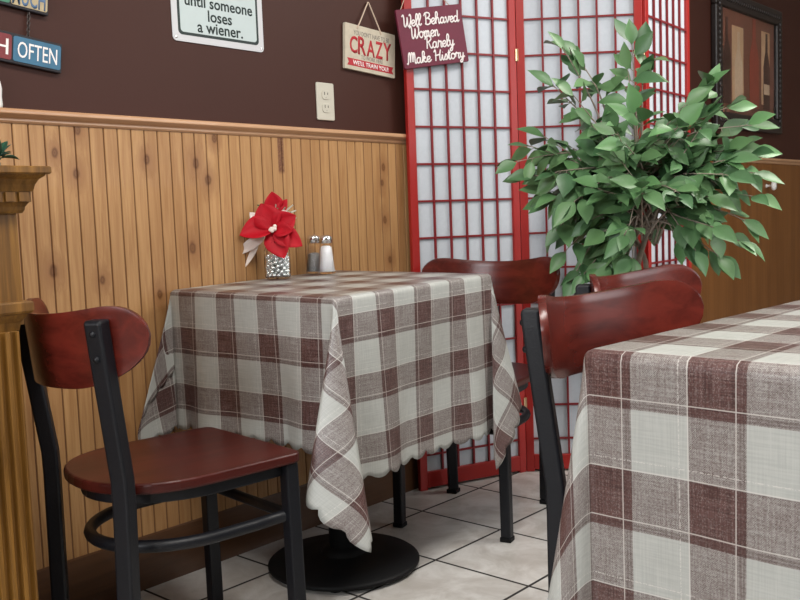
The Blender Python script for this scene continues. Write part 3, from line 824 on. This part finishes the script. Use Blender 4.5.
tag(t, 'burgundy board sign with white script lettering, hanging tilted on the red screen', 'sign')
bm = B(); prism(bm, rrect(WSX, WSZ, .004, 2), 'y', -.010, .0); obj('board', bm, M['burgundy'], t, bevel=.0015)
for s, x0, z0, w, xh in (('Well Behaved', -.120, .038, .238, .0185), ('Women', -.096, -.001, .122, .0195), ('Rarely', -.040, -.038, .122, .0195), ('Make History', -.125, -.080, .243, .0175)):
    script(s, M['letter_white'], t, x0, z0, xh, w, -.0112, .0028)
bm = B(); tube(bm, [(-.115, -.006, .090), (-.07, -.003, .155), (-.035, -.002, .20)], .0014, 6); tube(bm, [(.095, -.006, .090), (.03, -.003, .155), (-.035, -.002, .20)], .0014, 6)
obj('cord', bm, M['rope'], t, smooth=True)
# two hanging plank signs
t = hang('plank_sign', -1.033, 1.341, .012, 0, R(-6)); tag(t, 'hanging plank sign at upper left edge, blue board reading OFTEN', 'sign')
def plank(w0, w1, zc, blocks, texts):
    bm = B(); box(bm, w0, w1, -.014, -.001, zc-.034, zc+.034); p = obj('plank', bm, M['charcoal_board'], t, bevel=.002)
    for (a, b, mt) in blocks:
        bm = B(); prism(bm, rrect(b-a, .056, .005, 3, (a+b)/2, zc), 'y', -.0155, -.014); obj('painted_block', bm, M[mt], p)
    for (s, cx, w, h, mt, bo) in texts: text_mesh('lettering', s, M[mt], p, cx, zc-bo*.3, w, h, y=-.0155, bold=bo)
    return p
plank(-.36, .006, -.018, [(-.356, -.115, 'rust_board'), (-.111, .002, 'blue_board')], [('LAUGH', -.215, .185, .036, 'letter_white', 0), ('OFTEN', -.054, .094, .036, 'letter_white', 0)])
plank(-.36, -.030, .107, [(-.356, -.122, 'green_board'), (-.119, -.034, 'tan_board')], [('MUCH', -.078, .078, .046, 'ink_blue', .012)])
bm = B()
for k in range(8):
    z0 = .073-.0075*k; q = []
    for j in range(10):
        a = 2*PI*j/10; u, v = .0035*math.cos(a), .0055*math.sin(a)
        q.append((-.074+(u if k % 2 else 0), -.008+(0 if k % 2 else u), z0-.004+v))
    tube(bm, q, .0011, 6, closed=True)
obj('chain', bm, M['old_metal'], t, smooth=True)

# wall outlet
t = empty('wall_outlet', (-.171, .012, 1.284)); tag(t, 'ivory duplex wall outlet on the brown wall above the chair rail', 'outlet')
bm = B(); prism(bm, rrect(.072, .112, .005), 'y', -.006, .0); obj('cover_plate', bm, M['ivory'], t, bevel=.002)
for s in (-1, 1):
    bm = B(); prism(bm, rrect(.033, .028, .010, 5, 0, s*.0195), 'y', -.0085, -.006); rc = obj('receptacle', bm, M['ivory'], t, bevel=.0008)
    bm = B()
    for dx, hh in ((-.0065, .009), (.0065, .007)): box(bm, dx-.0012, dx+.0012, -.0088, -.0084, s*.0195+.002-hh/2+.002, s*.0195+.002+hh/2+.002)
    lathe(bm, [(0, 0), (.0022, 0), (.0022, .0004)], 8)
    for v in bm.verts[-17:]: v.co = Vector((v.co.x, -.0084-v.co.z, s*.0195-.008+v.co.y))
    obj('slots', bm, M['dark_slot'], rc)

# framed picture on the far wall
PX0, PX1, PZ0, PZ1 = 2.67, 3.64, 1.345, 2.07
t = empty('framed_picture', ((PX0+PX1)/2, .012, (PZ0+PZ1)/2)); tag(t, 'dark framed still life picture of wine bottles on the far right wall', 'picture')
pw, ph = (PX1-PX0)/2, (PZ1-PZ0)/2
bm = B(); fw = .085
for (x0, x1, z0, z1) in ((-pw, pw, ph-fw, ph), (-pw, pw, -ph, -ph+fw), (-pw, -pw+fw, -ph+fw, ph-fw), (pw-fw, pw, -ph+fw, ph-fw)): box(bm, x0, x1, -.035, -.001, z0, z1)
o = obj('picture_frame', bm, M['art_frame'], t, bevel=.008, seg=3)
for z in (ph-fw/2, -ph+fw/2):
  bm = B(); k = -pw+.05
  while k < pw-.04:
    bmesh.ops.create_uvsphere(bm, u_segments=10, v_segments=6, radius=.018, matrix=Matrix.Translation((k, -.035, z)) @ Matrix.Diagonal((1, .5, .8, 1)))
    k += .030
  obj('carved_beading', bm, M['art_frame'], t, smooth=True)
for x in (-pw+fw/2, pw-fw/2):
  bm = B(); k = -ph+.075
  while k < ph-.07:
    bmesh.ops.create_uvsphere(bm, u_segments=10, v_segments=6, radius=.018, matrix=Matrix.Translation((x, -.035, k)) @ Matrix.Diagonal((.8, .5, 1, 1)))
    k += .030
  obj('carved_beading', bm, M['art_frame'], t, smooth=True)
bm = B(); box(bm, -pw+fw-.005, pw-fw+.005, -.012, -.004, -ph+fw-.005, ph-fw+.005); art = obj('canvas', bm, M['art_ground'], t)
def bottle(cx, w, h, mt, z0=-ph+fw+.05):
    pr = [(-w/2, 0), (w/2, 0), (w/2, h*.55), (w*.36, h*.66), (w*.17, h*.76), (w*.15, h), (-w*.15, h), (-w*.17, h*.76), (-w*.36, h*.66), (-w/2, h*.55)]
    bm = B(); prism(bm, [(cx+u, z0+v) for u, v in pr], 'y', -.0132, -.0119); obj('painted_bottle', bm, M[mt], art)
for (x0, x1, z0, z1, mt) in ((-.23, -.07, -.22, .20, 'art_tan'), (.20, .33, -.2, .22, 'art_tan')):
    bm = B(); box(bm, x0, x1, -.0126, -.0119, z0, z1); obj('painted_panel', bm, M[mt], art)
bottle(-.30, .10, .46, 'art_brown'); bottle(-.14, .11, .40, 'art_cream'); bottle(.09, .14, .50, 'art_red'); bottle(.28, .10, .44, 'art_brown')
bm = B(); box(bm, .235, .325, -.0138, -.0132, -.14, -.08); obj('painted_label', bm, M['art_cream'], art)
bm = B(); box(bm, -pw+fw-.004, pw-fw+.004, -.022, -.0205, -ph+fw-.004, ph-fw+.004); obj('glass_pane', bm, M['glass'], t)

# white knob on the far wainscot
t = empty('wall_knob', (3.44, .003, 1.035)); tag(t, 'small round white knob on the far right wood panelling', 'knob')
bm = B(); lathe(bm, [(.012, 0), (.012, .004), (.007, .008), (.007, .028), (.012, .032), (.026, .036), (.029, .044), (.024, .054), (0, .058)], 24)
o = obj('knob_head', bm, M['white_paint'], t, smooth=True); o.rotation_euler = (R(90), 0, 0)

# ------------------------------------------------------------------ oak mantel at the left edge
MY = -.47
t = empty('oak_mantel', (-1.399, MY, 0)); tag(t, 'golden oak fireplace mantel with fluted column at left edge of the photo', 'mantel')
ML = -1.0        # reaches left beyond the frame (local x)
D = -MY-.022
bm = B(); box(bm, ML, .0, .03, D, 0, .76); box(bm, ML, .016, .024, D, .76, .985); obj('mantel_body', bm, M['oak'], t)
def ledge(prof, name):
    """moulding: (projection, z) outline run along the front and back along the free side"""
    bm = B()
    for (p0, z0), (p1, z1) in zip(prof, prof[1:]):
        pass
    ring = []
    for p_, z_ in prof:
        ring.append([bm.verts.new(v) for v in ((ML, .03-p_, z_), (p_, .03-p_, z_), (p_, D, z_), (ML, D, z_))])
    for a, b in zip(ring, ring[1:]):
        for k in range(4): bm.faces.new((a[k], a[(k+1) % 4], b[(k+1) % 4], b[k]))
    bm.faces.new(ring[0][::-1]); bm.faces.new(ring[-1])
    bmesh.ops.recalc_face_normals(bm, faces=bm.faces[:])
    return obj(name, bm, M['oak'], t)
ledge([(.020, .957), (.023, .962), (.024, .968), (.028, .974), (.030, .976)], 'neck_moulding')
ledge([(.032, .976), (.032, .994)], 'dentil_band')
bm = B(); x = ML+.0
while x < .016:
    box(bm, x, x+.017, .03-.038, .03-.032, .977, .993); x += .024
obj('dentil_blocks', bm, M['oak'], t)
ledge([(.035, .994), (.036, .998), (.038, 1.006), (.043, 1.015), (.051, 1.021), (.052, 1.024)], 'crown_cove')
ledge([(.057, 1.0235), (.059, 1.026), (.059, 1.035), (.057, 1.037)], 'mantel_shelf')
ledge([(.006, .750), (.007, .755), (.009, .765), (.016, .775), (.018, .779), (.024, .781), (.026, .785), (.026, .799), (.024, .802)], 'middle_moulding')
# fluted pilaster face
poly = [(ML, .03)]; x = -.20
poly += [(-.205, .03), (-.205, .012)]
fl = [-.176, -.142, -.108, -.074, -.040]
for k8 in range(8, -1, -1):
    fx_ = -.0165-.0205*k8
    poly += [(fx_, .012)]
    for k in range(1, 6): poly.append((fx_+.0125*k/6, .012+.012*math.sin(PI*k/6)**.7))
    poly += [(fx_+.0125, .012)]
poly += [(.0, .012), (.0, .03)]
bm = B(); prism(bm, poly[1:], 'z', .12, .750); obj('fluted_column', bm, M['oak'], t, bevel=.001)
bm = B(); box(bm, -.215, .014, .0, .03, 0, .12); obj('plinth', bm, M['oak'], t, bevel=.003)

# greenery on the mantel
t = empty('holly_sprig', (-1.413, -.42, 1.0375)); tag(t, 'dark green artificial leaf sprig lying on the oak mantel shelf', 'greenery')
bm = B(); rng = random.Random(5)
for k in range(22):
    a = rng.uniform(0, 2*PI); el = rng.uniform(.05, 1.1); L = rng.uniform(.03, .05)
    b0 = Vector((rng.uniform(-.05, .02), rng.uniform(-.02, .02), .008+rng.uniform(0, .012)))
    dr = Vector((math.cos(a)*math.cos(el), math.sin(a)*math.cos(el), math.sin(el)))
    petal(bm, b0, b0+dr*L, .022, Vector((-dr.x*dr.z, -dr.y*dr.z, 1)), .25, .15, 5)
for v in bm.verts: v.co.z = max(v.co.z, .001)
obj('leaves', bm, M['holly'], t, smooth=True, solid=.0008)
bm = B(); tube(bm, [(-.07, 0, .007), (-.02, .005, .010), (.02, 0, .007)], .004, 8); obj('stem', bm, M['bark'], t, smooth=True)
# white figurine on the rail
t = empty('ceramic_figurine', (-1.183, -.004, 1.199)); tag(t, 'small white ceramic figurine standing on the chair rail at left edge', 'figurine')
bm = B(); lathe(bm, [(0, 0), (.013, 0), (.0145, .006), (.0135, .02), (.0155, .034), (.0125, .046), (.007, .053), (0, .054)], 20); obj('body', bm, M['white_paint'], t, smooth=True)
bm = B(); lathe(bm, [(0, -.011), (.008, -.008), (.0105, 0), (.008, .009), (0, .012)], 18, (-.002, -.002, .062)); obj('head', bm, M['white_paint'], t, smooth=True)
for o in [k for k in bpy.data.objects if k.parent == t]: o.scale = (.8, .8, 1.25)
t.location = (-1.192, -.0045, 1.199)

# ------------------------------------------------------------------ artificial ficus
TX, TYY = .50, -.68
t = empty('artificial_ficus', (TX, TYY, 0)); tag(t, 'leafy green artificial ficus tree standing in front of the red screen', 'tree')
bm = B(); lathe(bm, [(0, 0), (.10, 0), (.105, .01), (.135, .22), (.14, .24), (.13, .245), (.125, .22), (0, .215)], 32); obj('pot', bm, M['pot'], t, smooth=True)
bm = B(); lathe(bm, [(.124, .21), (.10, .228), (0, .235)], 24); obj('moss', bm, M['moss'], t, smooth=True)
rng = random.Random(21)
trunks = B(); twigs = B(); leaves = B()
ends = []
RX = Vector((.665, -.746, 0)); RF = Vector((.746, .665, 0))
def W3(r, f, z): return RX*r+RF*f+Vector((0, 0, z))
for k, (rr_, ff, zt, r0) in enumerate(((.03, -.02, 1.02, .014), (-.04, .02, .98, .012), (.06, .03, .95, .010))):
    a0 = k*2.1
    pts_ = [W3(.012*math.cos(a0), .012*math.sin(a0), .22), W3(.014*math.cos(a0+1.6), .014*math.sin(a0+1.6), .45), W3(.013*math.cos(a0+3), .013*math.sin(a0+3), .66),
            W3(.015*math.cos(a0+4), .015*math.sin(a0+4)-.0, .76), W3(rr_*.6, ff*.6, .86), W3(rr_, ff, zt)]
    tube(trunks, catmull(pts_, 5), [r0*(1-.5*i/25) for i in range(26)], 8)
obj('trunk', trunks, M['bark'], t, smooth=True)
def leaf(p, d, L, wid, up):
    d = d.normalized(); s = d.cross(up)
    if s.length < .1: s = d.orthogonal()
    s.normalize(); u = s.cross(d).normalized(); rows = []
    prof = ((0, .02), (.12, .42), (.3, .88), (.45, 1.), (.62, .84), (.8, .48), (.92, .18), (1., .0))
    arch = rng.uniform(-.05, .30); vf = rng.uniform(.08, .28)
    for tt, ww in prof:
        c = p+d*L*tt-u*arch*L*tt*tt; h = wid*ww/2
        if ww == 0: rows.append([leaves.verts.new(c)])
        else: rows.append([leaves.verts.new(c-s*h+u*h*vf*2), leaves.verts.new(c), leaves.verts.new(c+s*h+u*h*vf*2)])
    for a, b in zip(rows, rows[1:]):
        if len(b) == 1: leaves.faces.new((a[0], a[1], b[0])); leaves.faces.new((a[1], a[2], b[0]))
        else:
            leaves.faces.new((a[0], a[1], b[1], b[0])); leaves.faces.new((a[1], a[2], b[2], b[1]))
def blocked(q):
    """keep clear of the screen"""
    w = q+Vector((TX, TYY, 0))
    nrm2 = Vector((-(SP[2]-SP[1]).y, (SP[2]-SP[1]).x, 0)).normalized()
    if q.z < .93 and abs(q.dot(RX)-.01) < .075 and q.dot(RF) < .06: return True
    if q.z < .86 and (Vector((w.x, w.y))-Vector((.33, -.28))).length < .22: return True
    if (w-SP[1]).dot(nrm2) > -.035 : return True
    if w.x > SP[2].x-.0 and w.y > -.56: return True
    return False
CROWN = W3(-.02, -.08, 1.10)
def spray(end, start=None, nl=7, size=1.):
    st = start or W3(rng.uniform(-.05, .06), rng.uniform(-.05, .03), rng.uniform(.80, 1.02))
    mid = st.lerp(end, .55)+Vector((0, 0, rng.uniform(.01, .06)))
    path = catmull([st, st.lerp(mid, .5)+Vector((0, 0, .015)), mid, end], 4)
    tube(twigs, path, [.0042-.003*i/(len(path)-1) for i in range(len(path))], 5)
    for k in range(nl):
        f = 1-.55*(k/nl)**1.1; i = min(len(path)-2, int(f*(len(path)-1))); p = path[i].lerp(path[i+1], rng.random())
        ax = (path[i+1]-path[i]).normalized(); sd = ax.cross(Vector((0, 0, 1)))
        if sd.length < .1: sd = ax.orthogonal()
        sd.normalize(); sgn = 1 if k % 2 else -1
        d = ax*rng.uniform(.25, .9)+sd*sgn*rng.uniform(.4, 1.)+Vector((rng.uniform(-.3, .3), rng.uniform(-.3, .3), rng.uniform(-.75, .35)))
        if k == 0: d = ax+Vector((0, 0, -.2))
        L = rng.uniform(.072, .102)*size; stalk = d.normalized()*.012
        if blocked(p+stalk+d.normalized()*L): continue
        tube(twigs, [p, p+stalk*1.2], .001, 4)
        up = Vector((rng.uniform(-.5, .5), rng.uniform(-.5, .5), 1))+RF*-rng.uniform(.3, 2.2)
        leaf(p+stalk, d, L, L*rng.uniform(.46, .60), up)
# sprays that give the crown its outline, (right, forward, z) about the trunk
for e in ((-.36, -.08, 1.13), (-.39, -.10, 1.08), (-.35, -.1, 1.04), (-.31, -.06, 1.16), (-.24, -.05, 1.42), (-.19, -.03, 1.39), (-.27, -.04, 1.31), (-.22, -.1, 1.27),
          (-.03, -.05, 1.42), (.01, -.03, 1.40), (-.05, -.08, 1.33), (.17, -.08, 1.27), (.25, -.10, 1.22), (.20, -.06, 1.30), (.29, -.12, 1.16), (.31, -.10, 1.08),
          (.32, -.1, 1.02), (.31, -.12, .95), (.29, -.1, .88), (.26, -.14, .82), (.20, -.12, .78), (-.20, -.12, .74), (-.24, -.1, .71), (-.26, -.1, .80), (-.28, -.1, .87),
          (-.14, -.15, .76), (.27, -.08, 1.10), (.12, -.16, .80), (-.30, -.1, .96), (-.08, -.18, .80), (-.22, -.08, .90), (.22, -.1, .98), (-.05, -.14, 1.20), (.10, -.12, 1.22)):
    end = W3(*e)
    if e[2] > 1.3: st_ = W3(e[0]*.35, e[1]*.5, 1.08)
    else: st_ = None
    spray(end, st_, 8)
n_ = 0
while n_ < 84:
    a = rng.uniform(0, 2*PI); el = math.asin(rng.uniform(-1, .9)); q = rng.uniform(.5, .98)
    e = W3(-.02+.28*q*math.cos(a)*math.cos(el), -.09+.24*q*math.sin(a)*math.cos(el), 1.0+.27*q*math.sin(el))
    if blocked(e): continue
    spray(e, None, 8); n_ += 1
obj('branches', twigs, M['bark'], t, smooth=True)
obj('foliage', leaves, M['leaf'], t, smooth=True)

# ------------------------------------------------------------------ light
def area(name, loc, aim, sx, sy, power, col=(1, 1, 1)):
    l = bpy.data.lights.new(name, 'AREA'); l.shape = 'RECTANGLE'; l.size = sx; l.size_y = sy; l.energy = power; l.color = col
    o = bpy.data.objects.new(name, l); C.objects.link(o); o.location = loc
    o.rotation_euler = (Vector(aim)-Vector(loc)).to_track_quat('-Z', 'Y').to_euler(); return o
area('window_daylight', (-4.66, -1.675, 1.83), (0, -1.675, 1.5), 2.4, 1.15, 88, (.94, .97, 1.0))
area('front_window_daylight', (1.5, -5.66, 1.83), (1.0, 0, 1.3), 4.2, 1.15, 75, (.95, .98, 1.0))
for (lx, ly) in ((-1.5, -1.7), (1.2, -1.7)):
    area('ceiling_lamp', (lx, ly, 2.70), (lx, ly, 0), 1.2, .6, 48, (1.0, .96, .90))
w = bpy.data.worlds.new('World'); bpy.context.scene.world = w; w.use_nodes = True
bg = w.node_tree.nodes['Background']; bg.inputs[0].default_value = (.92, .95, 1.0, 1); bg.inputs[1].default_value = 1.0

# ------------------------------------------------------------------ camera
f_px, cxx, cyy, czz = 927.06, -2.1652, -2.0421, .9236
ya, pi_, ro = .72788, .087863, -.036764
cd = bpy.data.cameras.new('Camera'); cam = bpy.data.objects.new('Camera', cd); C.objects.link(cam)
cd.sensor_width = 36; cd.lens = f_px*36/800; cd.clip_start = .05
fw_ = Vector((math.cos(ya)*math.cos(pi_), math.sin(ya)*math.cos(pi_), -math.sin(pi_)))
rt = Vector((math.sin(ya), -math.cos(ya), 0)); up = rt.cross(fw_)
r2 = rt*math.cos(ro)+up*math.sin(ro); u2 = -rt*math.sin(ro)+up*math.cos(ro)
cam.matrix_world = Matrix(((r2.x, u2.x, -fw_.x, cxx), (r2.y, u2.y, -fw_.y, cyy), (r2.z, u2.z, -fw_.z, czz), (0, 0, 0, 1)))
sc = bpy.context.scene; sc.camera = cam
sc.view_settings.view_transform = 'Standard'; sc.view_settings.look = 'None'; sc.view_settings.gamma = 1
sc.view_settings.use_curve_mapping = False; sc.view_settings.exposure = 0.17
